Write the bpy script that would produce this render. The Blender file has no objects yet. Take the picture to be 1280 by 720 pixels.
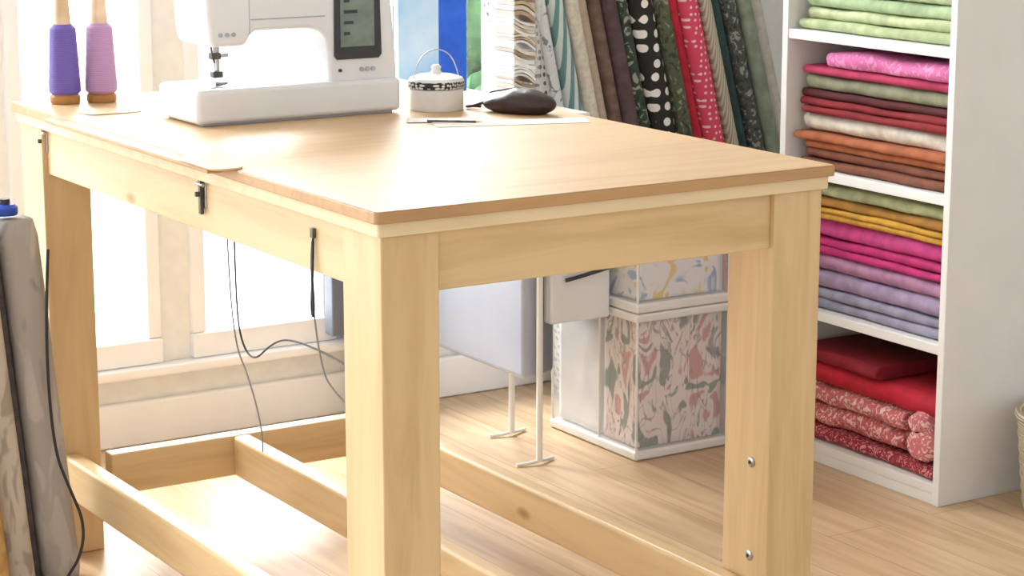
import bpy, bmesh, math, random
from mathutils import Vector, Matrix, noise as mnoise
random.seed(7)
S=bpy.context.scene
S.view_settings.view_transform='Standard'
S.view_settings.look='None'
S.view_settings.exposure=0.12

def lin(c):
    r=[]
    for v in c:
        v=v/255.
        r.append(v/12.92 if v<=.04045 else ((v+.055)/1.055)**2.4)
    return (r[0],r[1],r[2],1)

# ---------------------------------------------------------------- materials
def base(name):
    m=bpy.data.materials.new(name); m.use_nodes=True
    nt=m.node_tree; b=nt.nodes['Principled BSDF']
    return m,nt,b
def ramp(nt,stops,interp='LINEAR'):
    r=nt.nodes.new('ShaderNodeValToRGB'); r.color_ramp.interpolation=interp
    e=r.color_ramp.elements
    while len(e)<len(stops): e.new(.5)
    for i,(p,c) in enumerate(stops):
        e[i].position=p; e[i].color=lin(c)
    return r
def coords(nt,scale=(1,1,1),rot=(0,0,0)):
    tc=nt.nodes.new('ShaderNodeTexCoord'); mp=nt.nodes.new('ShaderNodeMapping')
    mp.inputs['Scale'].default_value=scale; mp.inputs['Rotation'].default_value=rot
    nt.links.new(tc.outputs['Object'],mp.inputs['Vector']); return mp
def addbump(nt,b,src,strength,dist=.003):
    bp=nt.nodes.new('ShaderNodeBump'); bp.inputs['Strength'].default_value=strength; bp.inputs['Distance'].default_value=dist
    nt.links.new(src,bp.inputs['Height']); nt.links.new(bp.outputs['Normal'],b.inputs['Normal'])
def M(name,c1,c2=None,rough=.6,scale=20,kind='noise',bump=0,metallic=0,c3=None,sc=(1,1,1),rot=(0,0,0),th=.3,rnd=.35):
    m,nt,b=base(name); b.inputs['Roughness'].default_value=rough; b.inputs['Metallic'].default_value=metallic
    if c2 is None: c2=tuple(max(0,v*.93) for v in c1)
    mp=coords(nt,sc,rot); L=nt.links.new; vec=mp.outputs['Vector']
    if kind=='noise':
        t=nt.nodes.new('ShaderNodeTexNoise'); t.inputs['Scale'].default_value=scale; t.inputs['Detail'].default_value=4
        r=ramp(nt,[(.35,c2),(.65,c1)]); o=t.outputs['Fac']
    elif kind=='dots':
        t=nt.nodes.new('ShaderNodeTexVoronoi'); t.voronoi_dimensions='2D'; t.inputs['Scale'].default_value=scale; t.inputs['Randomness'].default_value=rnd
        sp=nt.nodes.new('ShaderNodeSeparateXYZ'); ad=nt.nodes.new('ShaderNodeMath'); cb=nt.nodes.new('ShaderNodeCombineXYZ')
        L(vec,sp.inputs[0]); L(sp.outputs[0],ad.inputs[0]); L(sp.outputs[1],ad.inputs[1]); L(ad.outputs[0],cb.inputs[0]); L(sp.outputs[2],cb.inputs[1]); vec=cb.outputs[0]
        r=ramp(nt,[(0,c2),(th,c2),(th+.03,c1)]); o=t.outputs['Distance']
    elif kind=='stripes':
        t=nt.nodes.new('ShaderNodeTexWave'); t.inputs['Scale'].default_value=scale; t.inputs['Distortion'].default_value=.6
        r=ramp(nt,[(.0,c1),(.45,c1),(.55,c2),(1,c2)]); o=t.outputs['Fac']
    elif kind=='floral':
        t=nt.nodes.new('ShaderNodeTexNoise'); t.inputs['Scale'].default_value=scale; t.inputs['Detail'].default_value=2; t.inputs['Distortion'].default_value=1.8
        c3=c3 or c2
        r=ramp(nt,[(0,c3),(.36,c3),(.41,c1),(.56,c1),(.61,c2),(1,c2)]); o=t.outputs['Fac']
    L(vec,t.inputs['Vector']); L(o,r.inputs['Fac']); L(r.outputs['Color'],b.inputs['Base Color'])
    if bump: addbump(nt,b,o,bump)
    return m
def wood(name,light,dark,axis,rough=.4,knots=True,s=1.0):
    m,nt,b=base(name); b.inputs['Roughness'].default_value=rough; L=nt.links.new
    sc=[9*s,9*s,9*s]; sc[axis]=.9*s
    mp=coords(nt,tuple(sc))
    n=nt.nodes.new('ShaderNodeTexNoise'); n.inputs['Scale'].default_value=2.2; n.inputs['Detail'].default_value=8; n.inputs['Roughness'].default_value=.6; n.inputs['Distortion'].default_value=.7
    L(mp.outputs['Vector'],n.inputs['Vector'])
    r=ramp(nt,[(.3,dark),(.55,light),(.8,tuple(min(255,v*1.03) for v in light))]); L(n.outputs['Fac'],r.inputs['Fac'])
    out=r.outputs['Color']
    if knots:
        sk=[5,5,5]; sk[axis]=2.2
        mk=coords(nt,tuple(sk)); v=nt.nodes.new('ShaderNodeTexVoronoi'); v.inputs['Scale'].default_value=1.0
        L(mk.outputs['Vector'],v.inputs['Vector'])
        rk=ramp(nt,[(0,(120,80,45)),(.03,(185,140,90)),(.07,(255,255,255))]); L(v.outputs['Distance'],rk.inputs['Fac'])
        mx=nt.nodes.new('ShaderNodeMix'); mx.data_type='RGBA'; mx.blend_type='MULTIPLY'; mx.inputs['Factor'].default_value=.7
        L(out,mx.inputs['A']); L(rk.outputs['Color'],mx.inputs['B']); out=mx.outputs['Result']
    L(out,b.inputs['Base Color']); addbump(nt,b,n.outputs['Fac'],.08,.002)
    return m
PINE=[wood('pine_%s'%'xyz'[i],(220,192,146),(202,171,123),i) for i in range(3)]
TOPW=wood('oak_laminate_top',(212,179,136),(200,165,121),0,rough=.43,knots=False)
TOPW.node_tree.nodes['Principled BSDF'].inputs['IOR'].default_value=1.62
TOPEDGE=wood('oak_laminate_edge',(190,150,104),(174,134,90),0,rough=.5,knots=False)
PLY=wood('birch_ply_edge',(232,213,174),(218,198,156),0,rough=.5,knots=False)
WHITE=M('white_paint',(238,238,236),(232,232,230),rough=.45,scale=6)
WALLM=M('wall_plaster',(240,240,238),(234,234,232),rough=.9,scale=30,bump=.05)
CEIL=M('ceiling_plaster',(245,245,244),rough=.9,scale=20)
FRAME=M('window_frame_paint',(250,250,251),(245,245,246),rough=.4,scale=8)
PLASTIC=M('machine_white_plastic',(234,236,239),(229,231,235),rough=.3,scale=5)
PLGREY=M('grey_plastic',(176,183,198),(168,175,191),rough=.4,scale=5)
PLMID=M('mid_grey_plastic',(122,128,142),(114,120,134),rough=.4,scale=5)
PLDARK=M('dark_plastic',(52,54,58),(42,43,46),rough=.35,scale=8)
LCD=M('lcd_panel',(128,146,136),(108,124,116),rough=.2,scale=25)
METAL=M('brushed_steel',(200,200,202),(172,172,174),rough=.3,metallic=1,scale=60)
DKMETAL=M('dark_metal',(110,104,95),(82,78,73),rough=.4,metallic=.8,scale=60)
LEATHER=M('dark_leather',(58,38,36),(40,26,26),rough=.35,scale=60,bump=.3)
CABLE=M('black_cable_rubber',(44,44,48),(34,34,38),rough=.5)
CABLEG=M('grey_cable_rubber',(130,132,136),rough=.5)
PAPER=M('pattern_paper',(244,240,230),(234,228,214),rough=.8,scale=15)

# ---------------------------------------------------------------- mesh helpers
def link(o,parent=None):
    S.collection.objects.link(o)
    if parent: o.parent=parent
    return o
def empty(name):
    e=bpy.data.objects.new(name,None); e.empty_display_size=.05; return link(e)
def finish(o,bev=0,seg=2,smooth=True,sub=0):
    if bev:
        b=o.modifiers.new('bevel','BEVEL'); b.width=bev; b.segments=seg; b.limit_method='ANGLE'; b.angle_limit=math.radians(40)
    if sub:
        s=o.modifiers.new('sub','SUBSURF'); s.levels=sub; s.render_levels=sub
    if smooth:
        for p in o.data.polygons: p.use_smooth=True
        if not sub:
            w=o.modifiers.new('wn','WEIGHTED_NORMAL'); w.keep_sharp=True
    return o
def mesh(name,vs,fs,mat,parent=None,bev=0,seg=2,smooth=True,sub=0):
    me=bpy.data.meshes.new(name); me.from_pydata([tuple(v) for v in vs],[],fs)
    bm=bmesh.new(); bm.from_mesh(me); bmesh.ops.recalc_face_normals(bm,faces=bm.faces); bm.to_mesh(me); bm.free()
    o=bpy.data.objects.new(name,me); me.materials.append(mat); link(o,parent)
    return finish(o,bev,seg,smooth,sub)
BF=[(0,1,3,2),(4,6,7,5),(0,4,5,1),(2,3,7,6),(0,2,6,4),(1,5,7,3)]
def box(name,x0,x1,y0,y1,z0,z1,mat,parent=None,bev=.002,seg=2):
    vs=[(x,y,z) for x in (x0,x1) for y in (y0,y1) for z in (z0,z1)]
    return mesh(name,vs,BF,mat,parent,bev,seg,smooth=bev>0)
def lathe(name,prof,c,mat,parent=None,n=32,axis=Vector((0,0,1))):
    q=Vector((0,0,1)).rotation_difference(axis.normalized()); vs=[];fs=[]
    for r,z in prof:
        for i in range(n):
            a=2*math.pi*i/n; vs.append(Vector(c)+q@Vector((r*math.cos(a),r*math.sin(a),z)))
    for j in range(len(prof)-1):
        for i in range(n):
            fs.append((j*n+i,j*n+(i+1)%n,(j+1)*n+(i+1)%n,(j+1)*n+i))
    fs.append(tuple(range(n-1,-1,-1))); fs.append(tuple(range((len(prof)-1)*n,len(prof)*n)))
    o=mesh(name,vs,fs,mat,parent,smooth=False)
    for p in o.data.polygons: p.use_smooth=len(p.vertices)==4
    m=o.modifiers.new('es','EDGE_SPLIT'); m.split_angle=math.radians(35)
    return o
def cyl(name,p0,p1,r,mat,parent=None,r2=None,n=20):
    p0=Vector(p0);p1=Vector(p1);L=(p1-p0).length
    return lathe(name,[(r,0),(r if r2 is None else r2,L)],p0,mat,parent,n,p1-p0)
def tube(name,pts,r,mat,parent=None,cyc=False):
    cu=bpy.data.curves.new(name,'CURVE'); cu.dimensions='3D'; cu.bevel_depth=r; cu.bevel_resolution=3
    sp=cu.splines.new('NURBS'); sp.points.add(len(pts)-1)
    for i,p in enumerate(pts): sp.points[i].co=(*p,1)
    sp.order_u=3; sp.use_endpoint_u=True; sp.use_cyclic_u=cyc; sp.resolution_u=8
    cu.materials.append(mat); cu.use_fill_caps=True
    return link(bpy.data.objects.new(name,cu),parent)
def prism(name,poly,y0,y1,mat,parent=None,bev=.006,seg=3):
    n=len(poly); vs=[(x,y0,z) for x,z in poly]+[(x,y1,z) for x,z in poly]
    fs=[tuple(range(n)),tuple(range(2*n-1,n-1,-1))]+[(i,n+i,n+(i+1)%n,(i+1)%n) for i in range(n)]
    return mesh(name,vs,fs,mat,parent,bev,seg)

# ---------------------------------------------------------------- room
m,nt,b=base('light_oak_planks'); b.inputs['Roughness'].default_value=.34; L=nt.links.new
mp=coords(nt,(1,1,1),(0,0,math.radians(90)))
br=nt.nodes.new('ShaderNodeTexBrick'); br.inputs['Scale'].default_value=1; br.inputs['Brick Width'].default_value=1.3; br.inputs['Row Height'].default_value=.14
br.inputs['Mortar Size'].default_value=.0012; br.inputs['Color1'].default_value=lin((214,186,150)); br.inputs['Color2'].default_value=lin((204,173,135)); br.inputs['Mortar'].default_value=lin((168,136,102))
L(mp.outputs['Vector'],br.inputs['Vector'])
mg=coords(nt,(14,1.2,1)); ng=nt.nodes.new('ShaderNodeTexNoise'); ng.inputs['Scale'].default_value=2.5; ng.inputs['Detail'].default_value=8; ng.inputs['Distortion'].default_value=.5
L(mg.outputs['Vector'],ng.inputs['Vector']); rg=ramp(nt,[(.3,(222,214,204)),(.6,(255,255,255))]); L(ng.outputs['Fac'],rg.inputs['Fac'])
mx=nt.nodes.new('ShaderNodeMix'); mx.data_type='RGBA'; mx.blend_type='MULTIPLY'; mx.inputs['Factor'].default_value=.9
L(br.outputs['Color'],mx.inputs['A']); L(rg.outputs['Color'],mx.inputs['B']); L(mx.outputs['Result'],b.inputs['Base Color'])
FLOORM=m
WY=2.06
box('floor',-2.2,2.85,-4.2,WY+.12,-.1,0,FLOORM,bev=0)
box('ceiling',-2.2,2.85,-4.2,WY+.12,2.5,2.6,CEIL,bev=0)
box('wall_right',2.75,2.85,-4.2,WY+.12,0,2.5,WALLM,bev=0)
wins=[(-1.45,-.85),(-.75,-.15),(.20,.528),(.629,.987),(1.08,1.50)]
zb,zt=.25,2.15
wb=empty('wall_back'); xs=[-2.2]+[v for w in wins for v in w]+[2.75]
box('below',-2.2,2.75,WY,WY+.12,0,zb-.06,WALLM,wb,bev=0)
box('above',-2.2,2.75,WY,WY+.12,zt,2.5,WALLM,wb,bev=0)
for i in range(0,len(xs),2): box('pier_%d'%i,xs[i],xs[i+1],WY,WY+.12,zb-.06,zt,WALLM,wb,bev=0)
GL,gnt,gb=base('window_glass'); 
tr=gnt.nodes.new('ShaderNodeBsdfTransparent'); gl=gnt.nodes.new('ShaderNodeBsdfGlossy'); gl.inputs['Roughness'].default_value=.02
ms=gnt.nodes.new('ShaderNodeMixShader'); ms.inputs[0].default_value=.04; gnt.links.new(tr.outputs[0],ms.inputs[1]); gnt.links.new(gl.outputs[0],ms.inputs[2])
gnt.links.new(ms.outputs[0],gnt.nodes['Material Output'].inputs['Surface'])
for i,(a,c) in enumerate(wins):
    w=empty('window_%d'%(i+1))
    box('rail_bottom',a-.012,c+.012,WY-.02,WY+.06,zb-.06,zb,FRAME,w,.005)
    box('rail_top',a,c,WY+.01,WY+.06,zt-.05,zt,FRAME,w,.004)
    box('stile_l',a-.012,a+.025,WY-.015,WY+.06,zb,zt,FRAME,w,.006)
    box('stile_r',c-.025,c+.012,WY-.015,WY+.06,zb,zt,FRAME,w,.006)
    box('glazing_bar',a+.02,c-.02,WY+.02,WY+.05,1.28,1.305,FRAME,w,.003)
    box('glass',a+.02,c-.02,WY+.034,WY+.038,zb,zt,GL,w,0)
box('trim_1',-2.2,2.75,WY-.045,WY,.165,.19,FRAME,None,.006)
box('baseboard_back',-2.2,2.75,WY-.022,WY,0,.105,FRAME,None,.006)
box('baseboard_right',2.73,2.75,-4.2,WY-.022,0,.105,FRAME,None,.006)

# outside
LEAF=M('shrub_leaves',(60,104,62),(24,56,38),rough=.8,scale=9,bump=.5)
bm=bmesh.new()
for k in range(30):
    c=Vector((2.2+random.uniform(-.12,.42),3.3+random.uniform(-.2,.4),-.02+1.5*k/30))
    mt=Matrix.Translation(c)@Matrix.Scale(random.uniform(.14,.2),4)
    bmesh.ops.create_icosphere(bm,subdivisions=3,radius=1,matrix=mt)
for v in bm.verts: v.co+=v.normal*0.05*mnoise.noise(v.co*14)+Vector((mnoise.noise(v.co*30),mnoise.noise(v.co*31+Vector((3,3,3))),0))*.03
me=bpy.data.meshes.new('garden_shrub'); bm.to_mesh(me); bm.free(); me.materials.append(LEAF); link(bpy.data.objects.new('garden_shrub',me))
GRD=M('garden_paving',(246,246,244),rough=.9)
box('ground_outside',-8,10,WY+.121,14,-.2,-.12,GRD,bev=0)

# ---------------------------------------------------------------- table
W,Ld,H=.839,1.49,.90
T=empty('craft_table')
def rrect(x0,x1,y0,y1,r,n=6):
    pts=[]
    for cx,cy,a0 in ((x1-r,y0+r,-90),(x1-r,y1-r,0),(x0+r,y1-r,90),(x0+r,y0+r,180)):
        for i in range(n+1):
            a=math.radians(a0+90*i/n); pts.append((cx+r*math.cos(a),cy+r*math.sin(a)))
    return pts
def slab(name,pts,z0,z1,mat,parent,bev=.002):
    n=len(pts); vs=[(x,y,z0) for x,y in pts]+[(x,y,z1) for x,y in pts]
    fs=[tuple(range(n-1,-1,-1)),tuple(range(n,2*n))]+[(i,(i+1)%n,n+(i+1)%n,n+i) for i in range(n)]
    return mesh(name,vs,fs,mat,parent,bev)
slab('top_board',rrect(0,W,0,Ld,.009),.8985-.0155,H,TOPEDGE,T,.0015)
slab('top_laminate',rrect(.002,W-.002,.002,Ld-.002,.009),H-.0005,H+.0008,TOPW,T,0)
slab('under_board',rrect(.008,W-.008,.008,Ld-.008,.006),.862,.883,PLY,T,.0015)
for i,(x,y) in enumerate(((.016,.016),(W-.112,.016),(.016,Ld-.125),(W-.112,Ld-.125))):
    box('leg_%d'%(i+1),x,x+.096,y,y+.118,0,.862,PINE[2],T,.003)
box('apron_front',.112,W-.112,.026,.05,.772,.862,PINE[0],T,.002)
box('apron_rear',.112,W-.112,Ld-.05,Ld-.026,.772,.862,PINE[0],T,.002)
box('apron_left',.026,.05,.134,Ld-.125,.772,.862,PINE[1],T,.002)
box('apron_right',W-.05,W-.026,.134,Ld-.125,.772,.862,PINE[1],T,.002)
box('stretcher_rear',.112,W-.112,Ld-.179,Ld-.14,.125,.21,PINE[0],T,.005)
box('stretcher_front',.112,W-.112,.04,.079,.125,.21,PINE[0],T,.005)
box('stretcher_left',.03,.068,.134,Ld-.125,.125,.21,PINE[1],T,.008,4)
box('stretcher_mid',.375,.413,.079,Ld-.179,.125,.21,PINE[1],T,.008,4)
box('stretcher_right',.689,.727,.079,Ld-.179,.125,.21,PINE[1],T,.008,4)
for i,z in enumerate((.25,.41)):
    lathe('bolt_%d'%i,[(.0085,0),(.0085,.002),(.005,.004)],(W-.112,.06,z),METAL,T,16,Vector((-1,0,0)))
    lathe('bolt_hole_%d'%i,[(.003,0),(.003,.0008)],(W-.116,.06,z),PLDARK,T,10,Vector((-1,0,0)))
box('leaf_strip',-.030,-.002,.50,1.22,.892,.900,TOPEDGE,T,.002)
slab('leaf_tab',rrect(-.035,.02,.46,.62,.02),.9009,.9045,TOPW,T,.001)
slab('leaf_tab_rear',rrect(.05,.16,1.2,1.27,.02),.9009,.9035,TOPW,T,.001)
for i,y in enumerate((.64,1.37)):
    box('hinge_plate_%d'%i,.023,.0262,y-.012,y+.012,.813,.858,METAL,T,.001)
    box('hinge_arm_%d'%i,.017,.0235,y-.0045,y+.0045,.802,.866,DKMETAL,T,.001)
    cyl('hinge_pin_%d'%i,(.019,y-.013,.852),(.019,y+.013,.852),.003,METAL,T,n=12)
    box('hinge_latch_%d'%i,.010,.02,y-.003,y+.003,.832,.84,DKMETAL,T,.001)

# ---------------------------------------------------------------- sewing machine
SM=empty('sewing_machine')
x0,x1,y0,y1=.152,.570,.94,1.115; zb0=H+.001
box('bed',x0,x1,y0,y1,zb0+.004,zb0+.066,PLASTIC,SM,.010,4)
box('bed_foot',x0+.015,x1-.015,y0+.01,y1-.01,zb0,zb0+.006,PLGREY,SM,.001)
dX=.016
P=[(.409,.06),(.407,.12),(.402,.145),(.389,.16),(.369,.166),(.262,.166),(.25,.158),(.244,.146),(.238,.140),(.180,.140),(.170,.148),(.165,.20),(.165,.265),(.173,.285),(.2,.295),(.5,.295),(.525,.288),(.536,.27),(.546,.16),(.553,.06)]
prism('body',[(x+dX,zb0+z) for x,z in P],.952,.952+.15,PLASTIC,SM,.009,4)
box('groove_line',.25+dX,.40+dX,.9505,.9525,zb0+.186,zb0+.188,PLGREY,SM,0)
box('face_seam',.2475+dX,.2485+dX,.951,.953,zb0+.16,zb0+.285,PLGREY,SM,0)
slabpts=[(.418,.112),(.423,.105),(.511,.105),(.517,.112),(.513,.265),(.507,.27),(.425,.27),(.420,.265)]
prism('screen_frame',[(x+dX,zb0+z) for x,z in slabpts],.948,.954,PLDARK,SM,.001,2)
box('screen_glass',.430+dX,.501+dX,.946,.9485,zb0+.128,zb0+.255,LCD,SM,.001)
for i in range(5):
    box('screen_icon_%d'%i,.437+dX,.437+dX+.012+.008*(i%3),.9452,.9462,zb0+.15+.02*i,zb0+.156+.02*i,PLDARK,SM,0)
for i,x in enumerate((.43,.475,.487,.499)):
    cyl('button_%d'%i,(x+dX,.954,zb0+.085),(x+dX,.948,zb0+.085),.0042 if i else .003,PLGREY if i else PLDARK,SM,n=16)
for i,x in enumerate((.19,.203,.216)): cyl('head_button_%d'%i,(x+dX,.953,zb0+.162),(x+dX,.949,zb0+.162),.004,PLGREY,SM,n=14)
nx=.225
cyl('needle_bar',(nx,1.02,zb0+.15),(nx,1.02,zb0+.112),.0045,METAL,SM,n=14)
cyl('presser_bar',(nx+.01,1.03,zb0+.15),(nx+.01,1.03,zb0+.085),.004,METAL,SM,n=14)
box('needle_clamp',nx-.009,nx+.01,1.012,1.028,zb0+.112,zb0+.124,DKMETAL,SM,.002)
cyl('clamp_screw',(nx+.01,1.02,zb0+.118),(nx+.026,1.02,zb0+.118),.004,METAL,SM,n=12)
cyl('needle',(nx,1.02,zb0+.112),(nx,1.02,zb0+.070),.0012,METAL,SM,n=8)
box('presser_holder',nx-.005,nx+.015,1.016,1.032,zb0+.078,zb0+.09,DKMETAL,SM,.002)
box('presser_foot',nx-.009,nx+.016,.998,1.034,zb0+.068,zb0+.0725,METAL,SM,.001)
tube('threader_lever',[(nx-.012,1.01,zb0+.15),(nx-.016,1.0,zb0+.125),(nx-.012,.995,zb0+.108)],.0018,DKMETAL,SM)
box('needle_plate',.19,.26,.965,1.06,zb0+.066,zb0+.0675,METAL,SM,.001)
lathe('handwheel',[(.0,0),(.03,0),(.034,.004),(.034,.016),(.028,.02)],(.541+dX,1.04,zb0+.21),PLASTIC,SM,28,Vector((1,0,0)))

# ---------------------------------------------------------------- thread cones
def cone(x,y,col,dark):
    e=empty('thread_cone'); TH=M('thread_wound',col,dark,rough=.7,scale=130,kind='stripes',bump=.5,rot=(0,math.radians(90),0))
    BS=M('cone_base',(178,128,70),(140,95,48),rough=.5); TP=M('cone_tip_card',(220,196,165),(200,172,140),rough=.6)
    z=H+.001
    lathe('spool_base',[(.027,0),(.029,.003),(.029,.014),(.025,.018)],(x,y,z),BS,e)
    pr=[(.025,.018),(.0305,.023),(.0305,.03)]+[(.0305-.006*t/10+.0005*(t%2),.03+.115*t/10) for t in range(11)]+[(.020,.150),(.016,.154)]
    lathe('thread',pr,(x,y,z),TH,e)
    lathe('cone_tip',[(.0165,.152),(.013,.205),(.011,.207)],(x,y,z),TP,e)
cone(.083,1.407,(122,104,190),(98,82,166)); cone(.152,1.392,(194,156,198),(172,130,178))

# ---------------------------------------------------------------- button tin
e=empty('notions_tin'); TINW=M('tin_white',(240,240,238),rough=.35); BAND=M('tin_beaded_band',(30,30,32),(215,215,210),kind='dots',scale=160,th=.35,rough=.4)
cx,cy,z=.648,.945,H+.001
lathe('can',[(.05,0),(.052,.003),(.052,.040),(.050,.042)],(cx,cy,z),TINW,e,40)
lathe('band',[(.0535,.042),(.0545,.044),(.0545,.053),(.0535,.056)],(cx,cy,z),BAND,e,40)
lathe('lid',[(.053,.056),(.05,.061),(.035,.066),(.012,.069),(.008,.075),(.010,.081),(.006,.085)],(cx,cy,z),TINW,e,40)
tube('bail',[(cx-.052,cy,z+.045),(cx-.045,cy,z+.095),(cx,cy,z+.12),(cx+.045,cy,z+.095),(cx+.052,cy,z+.045)],.0012,METAL,e)

# ---------------------------------------------------------------- leather pouch
bm=bmesh.new(); bmesh.ops.create_uvsphere(bm,u_segments=32,v_segments=20,radius=1)
for v in bm.verts:
    t=v.co.x; w=(1-.35*max(0,-t)**1.5)
    z=v.co.z; z=max(z,-.72)
    v.co=Vector((t*.078, v.co.y*.038*w, (z+.72)*.027*w))
    v.co.z+=.002*mnoise.noise(v.co*40)*(1 if v.co.z>.003 else 0)
bmesh.ops.rotate(bm,verts=bm.verts,cent=(0,0,0),matrix=Matrix.Rotation(math.radians(-62),3,'Z'))
bmesh.ops.translate(bm,verts=bm.verts,vec=(.752,.815,H+.0012))
me=bpy.data.meshes.new('pouch'); bm.to_mesh(me); bm.free(); me.materials.append(LEATHER)
for p in me.polygons: p.use_smooth=True
lp=empty('leather_pouch'); link(bpy.data.objects.new('pouch_body',me),lp)
tube('zip_seam',[(.722,.872,H+.036),(.74,.835,H+.0465),(.758,.80,H+.0465),(.777,.762,H+.036)],.0018,DKMETAL,lp)
tube('wrist_strap',[(.722,.875,H+.02),(.705,.90,H+.008),(.70,.925,H+.005),(.715,.93,H+.005),(.722,.905,H+.006)],.003,LEATHER,lp)

def sheet(name,pts,z,mat,th=.0006):
    return slab(name,pts,z,z+th,mat,None,0)
sheet('pattern_sheet',[(.52,.72),(.79,.63),(.815,.69),(.545,.79)],H+.0012,PAPER)
sheet('pattern_sheet',[(.50,.80),(.64,.73),(.66,.78),(.53,.85)],H+.002,M('pattern_tissue',(250,248,244),rough=.8))
pp=empty('pencil'); cyl('shaft',(.53,.775,H+.006),(.60,.72,H+.006),.0026,DKMETAL,pp,n=6); cyl('tip',(.60,.72,H+.006),(.609,.713,H+.006),.0026,PINE[0],pp,r2=.0006,n=6)

# ---------------------------------------------------------------- white desk with mounted grey drawer unit
D=empty('white_side_desk')
box('desktop',.96,1.31,1.40,2.0,.780,.80,WHITE,D,.004)
for i,(x,y) in enumerate(((1.18,1.405),(1.256,1.645),(.99,1.96))):
    cyl('desk_leg_%d'%i,(x,y,.008),(x,y,.78),.0075,WHITE,D,n=18)
    tube('desk_foot_%d'%i,[(x-.055,y+.01,.005),(x-.03,y+.004,.005),(x,y,.01),(x+.03,y+.012,.005),(x+.05,y+.02,.005)] if i<2 else [(x-.03,y,.005),(x-.02,y,.005),(x,y,.01),(x+.015,y,.005),(x+.028,y,.005)],.004,WHITE,D)
box('desk_rail',1.0,1.27,1.44,1.46,.74,.78,WHITE,D,.002)
G=D
box('drawer_carcass',1.195,1.24,1.43,1.83,.20,.779,PLMID,G,.018,5)
box('drawer_front_shell',1.150,1.197,1.425,1.84,.195,.779,PLGREY,G,.016,5)
box('side_tray',1.203,1.365,1.395,1.428,.325,.47,PLASTIC,G,.006,3)
box('side_tray_box',1.243,1.365,1.428,1.60,.325,.47,PLASTIC,G,.004,3)
box('tray_lid',1.203,1.37,1.39,1.605,.472,.500,PLGREY,G,.004)
box('tray_slot',1.215,1.355,1.393,1.396,.445,.462,PLMID,G,0)
tube('tray_handle',[(1.24,1.39,.425),(1.27,1.383,.431),(1.32,1.38,.440),(1.355,1.388,.443)],.0045,PLDARK,G)

BL=M('blue_card',(34,100,215),(26,84,195),rough=.5); PB=M('pale_blue_card',(205,224,240),(150,195,232),rough=.5,scale=7)
f=empty('blue_folder')
box('cover_back',1.09,1.278,1.905,1.909,.801,1.10,BL,f,.001); box('pages',1.09,1.274,1.890,1.905,.804,1.09,WHITE,f,.001); box('cover_front',1.20,1.278,1.884,1.889,.801,1.07,BL,f,.001)
box('cover_label',1.09,1.20,1.882,1.887,.801,1.06,PB,f,.001)
mg=empty('magazine_file'); cl=[(238,232,220),(205,185,150),(245,243,238),(165,140,110),(225,215,200),(240,240,240),(190,165,135)]
MG=[M('magazine_paper_%d'%i,c,rough=.5,scale=30) for i,c in enumerate(cl)]
zz=.806; i=0
while zz<1.12:
    h=random.uniform(.005,.012); n=10; vs=[];fs=[]; dy=random.uniform(-.004,.004)
    for k in range(n+1):
        t=k/n; x=1.236+.058*t; dz=.010*math.sin(t*math.pi)*(1 if (i//4)%2 else -.5)+.020*(1-t)
        vs+=[(x,1.605+dy,zz+dz),(x,1.69+dy,zz+dz),(x,1.69+dy,zz+dz+h*.85),(x,1.605+dy,zz+dz+h*.85)]
    for k in range(n):
        a=4*k;c=a+4
        for j in range(4): fs.append((a+j,a+(j+1)%4,c+(j+1)%4,c+j))
    fs+= [(0,1,2,3),(4*n+3,4*n+2,4*n+1,4*n)]
    mesh('magazine_%d'%i,vs,fs,MG[i%7] if random.random()<.6 else MG[2],mg,smooth=False); zz+=h+.001; i+=1
CLEAR,cnt,cb=base('clear_plastic'); 
tr=cnt.nodes.new('ShaderNodeBsdfTransparent'); ms=cnt.nodes.new('ShaderNodeMixShader'); ms.inputs[0].default_value=.16
cb.inputs['Base Color'].default_value=(.95,.96,.97,1); cb.inputs['Roughness'].default_value=.1
cnt.links.new(tr.outputs[0],ms.inputs[1]); cnt.links.new(cb.outputs[0],ms.inputs[2]); cnt.links.new(ms.outputs[0],cnt.nodes['Material Output'].inputs['Surface'])
box('file_side_l',1.229,1.232,1.595,1.70,.804,1.14,CLEAR,mg,0); box('file_side_r',1.298,1.301,1.595,1.70,.804,1.14,CLEAR,mg,0); box('file_back',1.229,1.301,1.70,1.703,.804,1.14,CLEAR,mg,0); box('file_base',1.229,1.301,1.595,1.70,.8015,.804,CLEAR,mg,0)
lathe('porcelain_dish',[(.03,0),(.035,.003),(.075,.016),(.077,.019),(.03,.008),(.0,.007)],(1.12,1.52,.8015),PLASTIC,None,36)

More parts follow.
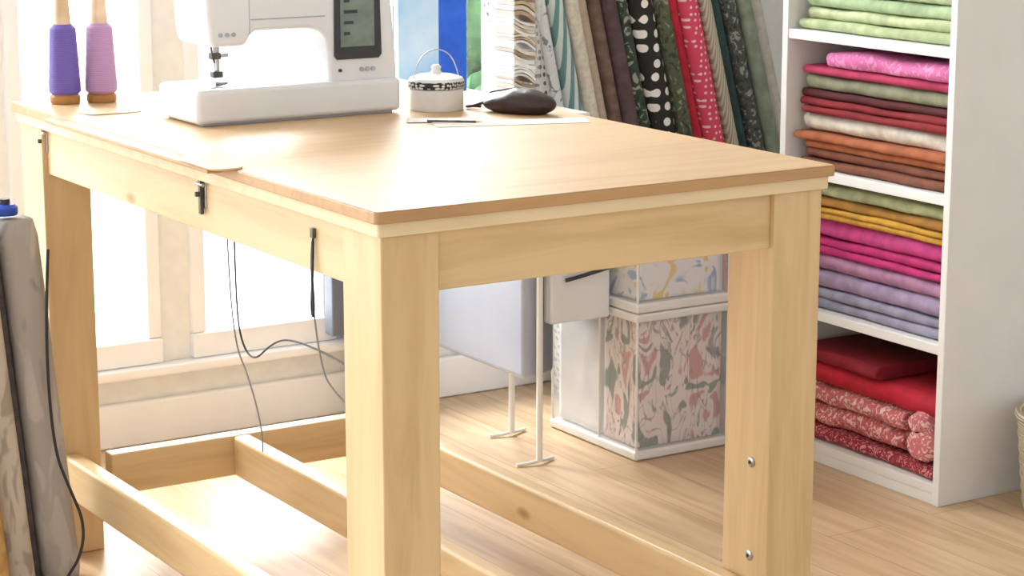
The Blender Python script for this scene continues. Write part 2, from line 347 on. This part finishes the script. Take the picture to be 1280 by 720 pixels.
# ---------------------------------------------------------------- storage bins
def bin_(name,x0,x1,y0,y1,z0,z1,contents):
    e=empty(name); t=.003
    for nm,a in (('side_front',(x0,x1,y0,y0+t)),('side_rear',(x0,x1,y1-t,y1)),('side_left',(x0,x0+t,y0+t,y1-t)),('side_right',(x1-t,x1,y0+t,y1-t))):
        box(nm,a[0],a[1],a[2],a[3],z0+.02,z1-.018,CLEAR,e,0)
    for k,(xx,yy) in enumerate(((x0,y0),(x1,y0),(x0,y1),(x0,y0+.15))): cyl('corner_rib_%d'%k,(xx,yy,z0+.02),(xx,yy,z1-.018),.003,WHITE,e,n=10)
    box('base_rim',x0-.006,x1+.006,y0-.006,y1+.006,z0,z0+.022,WHITE,e,.006,3)
    box('lid',x0-.008,x1+.008,y0-.008,y1+.008,z1-.02,z1,WHITE,e,.006,3)
    for ci,(content,ya,yb,ztop,seedv) in enumerate(contents):
        bm=bmesh.new(); bmesh.ops.create_cube(bm,size=1); bmesh.ops.subdivide_edges(bm,edges=bm.edges,cuts=14,use_grid_fill=True)
        for v in bm.verts:
            c=v.co; v.co=Vector((x0+.010+(x1-x0-.020)*(c.x+.5),ya+(yb-ya)*(c.y+.5),z0+.026+(ztop-z0-.03)*(c.z+.5)))
            v.co+=c.normalized()*.006*mnoise.noise(v.co*18+Vector((seedv,0,0)))
        me=bpy.data.meshes.new('contents'); bm.to_mesh(me); bm.free(); me.materials.append(content)
        for p in me.polygons: p.use_smooth=True
        link(bpy.data.objects.new('contents_%d'%ci,me),e)
FL=M('floral_fabric',(246,234,230),(112,130,122),c3=(206,140,140),kind='floral',scale=16,rough=.8,sc=(1,1,.55))
# second motif layer for the floral cloth: blue-grey branches
nt=FL.node_tree; b=nt.nodes['Principled BSDF']; src=b.inputs['Base Color'].links[0].from_socket
mpf=coords(nt,(1.3,1.3,.45)); tn=nt.nodes.new('ShaderNodeTexNoise'); tn.inputs['Scale'].default_value=11; tn.inputs['Distortion'].default_value=2.2; nt.links.new(mpf.outputs['Vector'],tn.inputs['Vector'])
rr=ramp(nt,[(0,(255,255,255)),(.485,(255,255,255)),(.495,(150,150,155)),(.515,(150,150,155)),(.525,(255,255,255))]); nt.links.new(tn.outputs['Fac'],rr.inputs['Fac'])
mxf=nt.nodes.new('ShaderNodeMix'); mxf.data_type='RGBA'; mxf.blend_type='MULTIPLY'; mxf.inputs['Factor'].default_value=.8
nt.links.new(src,mxf.inputs['A']); nt.links.new(rr.outputs['Color'],mxf.inputs['B']); nt.links.new(mxf.outputs['Result'],b.inputs['Base Color'])
WF=M('white_wadding',(244,244,244),(230,232,235),rough=.9,scale=14,bump=.3)
CR=M('craft_supplies_mix',(240,240,242),(238,200,90),c3=(130,165,205),kind='floral',scale=10,rough=.6)
bin_('clear_storage_bin',1.382,1.64,1.31,1.66,0.001,.345,[(FL,1.322,1.455,.325,1),(WF,1.468,1.645,.29,3)])
bin_('clear_storage_bin',1.382,1.64,1.31,1.66,.346,.56,[(CR,1.322,1.645,.50,5)])
wbx=empty('white_carton'); box('carton_body',1.03,1.145,1.88,2.0,.0,.2,WHITE,wbx,.003); box('carton_lid',1.025,1.148,1.875,2.005,.19,.205,WHITE,wbx,.002)
PNLM=M('panel_grey_enamel',(112,118,132),(104,110,124),rough=.5)
gp=empty('grey_wall_panel'); box('panel_body',.95,1.14,WY-.09,WY-.046,.215,.45,PNLM,gp,.006,3); box('panel_bracket',1.0,1.1,WY-.046,WY-.021,.3,.4,PLDARK,gp,.001)  # unidentified grey panel under the window, form and use guessed

# ---------------------------------------------------------------- fabric bolts
def bolt(x,tanl,mat,w=.05,d=.2,y=1.73,h=1.2,zref=.85,name='fabric_bolt'):
    bm=bmesh.new(); n=24; prof=rrect(-w/2,w/2,0,d,min(w,.05)*.45,4); N=len(prof); rings=[]
    for k in range(n+1):
        z=.003+(h-.003)*k/n; s=1-.12*(1 if k in(0,n) else 0)
        r=[]
        for (px,py) in prof:
            q=Vector((px*s,(py-d/2)*s+d/2,0)); q*=1+.02*mnoise.noise(Vector((px*20,py*20,z*6+x*30)))
            r.append(bm.verts.new((x+q.x-tanl*(z-zref),y+q.y,z)))
        rings.append(r)
    for k in range(n):
        for i in range(N): bm.faces.new((rings[k][i],rings[k][(i+1)%N],rings[k+1][(i+1)%N],rings[k+1][i]))
    bm.faces.new(rings[0][::-1]); bm.faces.new(rings[-1])
    me=bpy.data.meshes.new(name); bm.to_mesh(me); bm.free(); me.materials.append(mat)
    for p in me.polygons: p.use_smooth=True
    return link(bpy.data.objects.new(name,me))
F=lambda n,**k: M(n,rough=.85,**k)
bolts=[
 (.048,F('cotton_grey_dots',c1=(202,199,193),c2=(86,86,86),kind='dots',scale=50,th=.25)),
 (.044,F('cotton_white_grey_floral',c1=(228,230,228),c2=(140,156,156),c3=(236,236,233),kind='floral',scale=24)),
 (.046,F('cotton_teal_stripe',c1=(214,224,218),c2=(110,150,148),kind='stripes',scale=14)),
 (.034,F('linen_cream',c1=(228,220,202),c2=(208,198,178),scale=80)),
 (.036,F('linen_beige',c1=(200,184,162),c2=(178,162,142),scale=80)),
 (.034,F('cotton_brown',c1=(126,102,88),c2=(98,80,70),scale=40)),
 (.044,F('cotton_taupe',c1=(100,78,80),c2=(80,62,64),scale=40)),
 (.044,F('cotton_dark_floral',c1=(54,72,58),c2=(160,160,140),c3=(42,54,44),kind='floral',scale=30)),
 (.070,F('cotton_black_polka',c1=(44,42,40),c2=(245,240,230),kind='dots',scale=27,th=.27,rnd=.15)),
 (.040,F('cotton_olive',c1=(88,94,72),c2=(60,66,54),c3=(146,150,122),kind='floral',scale=34)),
 (.038,F('cotton_red',c1=(200,40,60),c2=(178,30,48),scale=30)),
 (.062,F('cotton_coral_dots',c1=(228,78,104),c2=(248,205,208),kind='dots',scale=60,th=.2)),
 (.030,F('cotton_sand_check',c1=(202,194,172),c2=(158,150,130),kind='stripes',scale=50)),
 (.042,F('cotton_dark_teal',c1=(50,78,78),c2=(38,60,60),scale=40)),
 (.046,F('cotton_charcoal_floral',c1=(80,82,78),c2=(150,152,142),c3=(58,60,58),kind='floral',scale=36)),
 (.040,F('cotton_sage',c1=(146,156,136),c2=(126,136,116),scale=36)),
 (.050,F('linen_stone',c1=(200,194,184),c2=(180,174,164),scale=36))]
x=1.372
for i,(w,mt) in enumerate(bolts):
    t=.21+.07*i/16
    bolt(x+w/2,t,mt,w*.97,.19,1.735+.010*((i*5)%3),1.15+.03*((i*7)%4)); x+=w

# left bolts beside the table, leaning away from it
bolt(-.062,.085,F('cotton_grey_weave',c1=(168,163,158),c2=(142,137,133),kind='floral',c3=(184,179,174),scale=12,sc=(1,1,.35)),.075,.09,1.20,.715,zref=.35)
bolt(-.112,.085,F('cotton_charcoal',c1=(92,90,94),c2=(72,70,74),scale=50),.022,.12,1.22,.70,zref=.35)
bolt(-.155,.085,F('cotton_cream_floral',c1=(196,190,182),c2=(164,156,148),kind='floral',scale=12,sc=(1,1,.35)),.06,.1,1.17,.73,zref=.35)
bolt(-.215,.085,F('linen_ochre',c1=(200,165,105),c2=(172,138,84),scale=50),.05,.1,1.12,.5,zref=.35)
bc=empty('blue_bolt_cap'); BLC=M('blue_cap_plastic',(40,80,190),(30,66,165),rough=.3)  # round blue cap resting on top of the left bolts
lathe('cap',[(.0,0),(.022,0),(.024,.004),(.024,.014),(.018,.02),(.0,.021)],(-.105,1.245,.7225),BLC,bc,28)
lathe('cap_core',[(.010,.020),(.010,.03)],(-.105,1.245,.7225),PLDARK,bc,16)
tube('power_cable',[(-.045,1.19,.66),(-.06,1.185,.5),(-.055,1.18,.28),(-.03,1.17,.2),(-.005,1.165,.13),(-.02,1.15,.07),(-.06,1.14,.03),(-.08,1.1,.005),(-.05,1.0,.004)],.003,CABLE)

# ---------------------------------------------------------------- bookcase
B=empty('bookcase'); bx0,bx1,by0,by1=1.727,2.12,.68,1.245; t=.02
box('side_near',bx0,bx1,by0,by0+t,0,1.5,WHITE,B,.002); box('side_far',bx0,bx1,by1-t,by1,0,1.5,WHITE,B,.002)
box('back_panel',bx1-.006,bx1,by0+t,by1-t,.0,1.5,WHITE,B,0)
for i,z in enumerate((.045,.352,.672,.980,1.29,1.5)):
    box('shelf_%d'%i,bx0+.002,bx1-.006,by0+t,by1-t,z-.022,z,WHITE,B,.002)
box('plinth',bx0+.003,bx0+.02,by0+t,by1-t,0,.024,WHITE,B,.001)
def folded(parent,z0,z1,col,col2=None,y0=.704,y1=1.215,x0=1.740,kind='noise',scale=30,layers=2,crumple=.0,nm='folded_cloth'):
    mt=F('cloth_%s_%d'%(nm,int(z0*1000)),c1=col,c2=col2 or tuple(v*.86 for v in col),kind=kind,scale=scale)
    hh=(z1-z0)/layers
    for l in range(layers):
        a=z0+hh*l; c=a+hh*.97
        ya=y0+random.uniform(0,.012); yb=y1-random.uniform(0,.03); xa=x0+random.uniform(0,.022)
        bm=bmesh.new(); prof=[]
        for i in range(9):
            an=math.pi/2+math.pi*i/8; prof.append((xa+hh*.5+hh*.5*math.cos(an),(a+c)/2+(c-a)/2*math.sin(an)))
        prof.append((2.06,a)); prof.append((2.06,c)); n=28; rings=[]
        sd=random.uniform(0,50)
        for k in range(n+1):
            y=ya+(yb-ya)*k/n; r=[]
            for (px,pz) in prof:
                nz=mnoise.noise(Vector((px*6,y*9,sd))); nx=mnoise.noise(Vector((sd,y*11,pz*30)))
                top=(pz-a)/(c-a)
                r.append(bm.verts.new((px+(.006+crumple)*nx*(1 if px<1.9 else 0),y,pz+(.004*nz*top if not crumple else crumple*nz*top*1.0))))
            rings.append(r)
        N=len(prof)
        for k in range(n):
            for i in range(N): bm.faces.new((rings[k][i],rings[k][(i+1)%N],rings[k+1][(i+1)%N],rings[k+1][i]))
        bm.faces.new(rings[0][::-1]); bm.faces.new(rings[-1])
        bmesh.ops.recalc_face_normals(bm,faces=bm.faces)
        me=bpy.data.meshes.new('cloth'); bm.to_mesh(me); bm.free(); me.materials.append(mt)
        for p in me.polygons: p.use_smooth=len(p.vertices)==4
        link(bpy.data.objects.new('cloth',me),parent)
def stack(z0,items):
    e=empty('folded_fabric_stack'); z=z0+.0015
    for it in items:
        th=it[0]; folded(e,z,z+th,it[1],**(it[2] if len(it)>2 else {})); z+=th+.001
    return e
stack(.98,[(.022,(188,204,156),dict(layers=1)),(.026,(204,216,172),dict(layers=1)),(.03,(176,200,156),dict(layers=1,crumple=.004)),(.03,(194,210,170),dict(layers=1)),(.04,(212,218,194))])
stack(.672,[(.040,(136,82,60),dict(layers=2)),(.038,(180,104,66),dict(layers=2)),(.040,(234,226,212),dict(layers=1,crumple=.005)),(.032,(140,30,38),dict(layers=2)),(.018,(88,26,30),dict(layers=1)),(.034,(150,152,126),dict(layers=1)),(.020,(184,54,94),dict(layers=1)),(.036,(214,114,172),dict(layers=1,y1=1.13,crumple=.007,kind='floral',col2=(228,150,196)))])
stack(.352,[(.046,(158,156,180),dict(layers=2)),(.040,(172,152,186),dict(layers=1)),(.036,(184,136,172),dict(layers=1,crumple=.004)),(.036,(194,44,118),dict(layers=2)),(.044,(216,78,152),dict(layers=1,crumple=.004)),(.028,(206,156,54),dict(layers=2)),(.018,(170,120,46),dict(layers=1)),(.026,(190,198,152),dict(layers=1,crumple=.004))])
e=stack(.045,[(.030,(150,40,56),dict(layers=1,crumple=.006,kind='floral',col2=(214,140,140),scale=50)),(.048,(196,98,106),dict(layers=1,crumple=.012,kind='floral',col2=(236,196,188),y0=.82,scale=45)),(.048,(204,112,118),dict(layers=1,crumple=.010,kind='floral',col2=(238,204,198),y0=.82,scale=40)),(.052,(200,28,54),dict(layers=1,crumple=.005)),(.03,(146,20,40),dict(layers=1,y0=.9,crumple=.006))])
RM=F('rolled_pink_print',c1=(206,116,122),c2=(238,204,200),kind='floral',scale=45)
for i,(yy,zz,r) in enumerate(((.758,.118,.04),(.765,.165,.026))):
    n=24; vs=[];fs=[]
    for k in range(13):
        xx=1.733+.25*k/12
        for j in range(n):
            a=2*math.pi*j/n; rr=r*(1+.16*mnoise.noise(Vector((xx*24,math.cos(a)*2,math.sin(a)*2+i*9)))) *(1 if 0<k<12 else .75)
            vs.append((xx,yy+rr*1.15*math.cos(a),zz+rr*math.sin(a)))
    for k in range(12):
        for j in range(n): fs.append((k*n+j,k*n+(j+1)%n,(k+1)*n+(j+1)%n,(k+1)*n+j))
    fs+=[tuple(range(n)),tuple(range(12*n,13*n))]
    mesh('rolled_cloth_%d'%i,vs,fs,RM,e,smooth=True)

# ---------------------------------------------------------------- basket at right edge
WK=F('wicker_cream',c1=(225,215,195),c2=(180,165,140),kind='stripes',scale=60,bump=.8,rot=(0,math.radians(90),0))
bk=empty('wicker_basket')
lathe('basket_body',[(.12,0),(.13,.005)]+[(.13+.02*k/14+.003*(k%2),.01+.2*k/14) for k in range(15)]+[(.14,.212),(.135,.2),(.12,.02)],(1.962,.482,.001),WK,bk,48)
tube('rim',[(1.962+.151*math.cos(a),.482+.151*math.sin(a),.214) for a in [i*math.pi/8 for i in range(16)]],.008,WK,bk,True)

# ---------------------------------------------------------------- cables under the table
cb_=empty('power_cord')
tube('cord_a',[(.055,.617,.80),(.055,.615,.70),(.06,.606,.58),(.06,.56,.54),(.055,.497,.46),(.06,.51,.42)],.0014,CABLEG,cb_)
tube('cord_b',[(.06,.60,.80),(.06,.60,.68),(.06,.589,.596),(.06,.54,.565),(.06,.47,.61),(.06,.41,.632),(.06,.30,.635),(.06,.211,.63),(.06,.12,.62)],.0016,CABLE,cb_)
tube('cord_c',[(.023,.24,.83),(.02,.237,.78),(.02,.245,.72),(.02,.24,.70),(.02,.235,.72),(.02,.243,.78),(.022,.24,.82)],.0022,CABLE,cb_)
tube('cord_d',[(.022,.242,.72),(.03,.24,.62),(.04,.20,.585),(.05,.154,.568),(.06,.12,.53)],.0014,CABLEG,cb_)
box('cord_hook',.020,.0262,.236,.246,.825,.84,DKMETAL,cb_,.001)

# ---------------------------------------------------------------- lights : hazy bright sky, brighter on the window (+y) side
w=bpy.data.worlds.new('World'); S.world=w; w.use_nodes=True; wn=w.node_tree
bg=wn.nodes['Background']; bg.inputs['Color'].default_value=(.96,.985,1.0,1)
tc=wn.nodes.new('ShaderNodeTexCoord'); sp=wn.nodes.new('ShaderNodeSeparateXYZ'); mr=wn.nodes.new('ShaderNodeMapRange'); mr.interpolation_type='SMOOTHSTEP'
mr.inputs['From Min'].default_value=.1; mr.inputs['From Max'].default_value=.85; mr.inputs['To Min'].default_value=1.05; mr.inputs['To Max'].default_value=7.0
wn.links.new(tc.outputs['Generated'],sp.inputs[0]); wn.links.new(sp.outputs[1],mr.inputs['Value']); wn.links.new(mr.outputs['Result'],bg.inputs['Strength'])
ld=bpy.data.lights.new('sky_light','AREA'); ld.shape='RECTANGLE'; ld.size=5; ld.size_y=2.5; ld.energy=800; ld.color=(.97,.99,1)
lo=bpy.data.objects.new('sky_light',ld); lo.location=(.2,4.6,3.3); lo.rotation_euler=(Vector((.5,.6,.6))-lo.location).to_track_quat('-Z','Y').to_euler(); link(lo)

# ---------------------------------------------------------------- camera
cd=bpy.data.cameras.new('camera'); cam=bpy.data.objects.new('camera',cd); link(cam)
cd.sensor_width=36; cd.lens=2794.68*36/1280; cd.clip_start=.05
cam.location=(-1.4802,-2.7214,1.4423); cam.rotation_euler=(math.pi/2-.2069,0,-.5599)
S.camera=cam
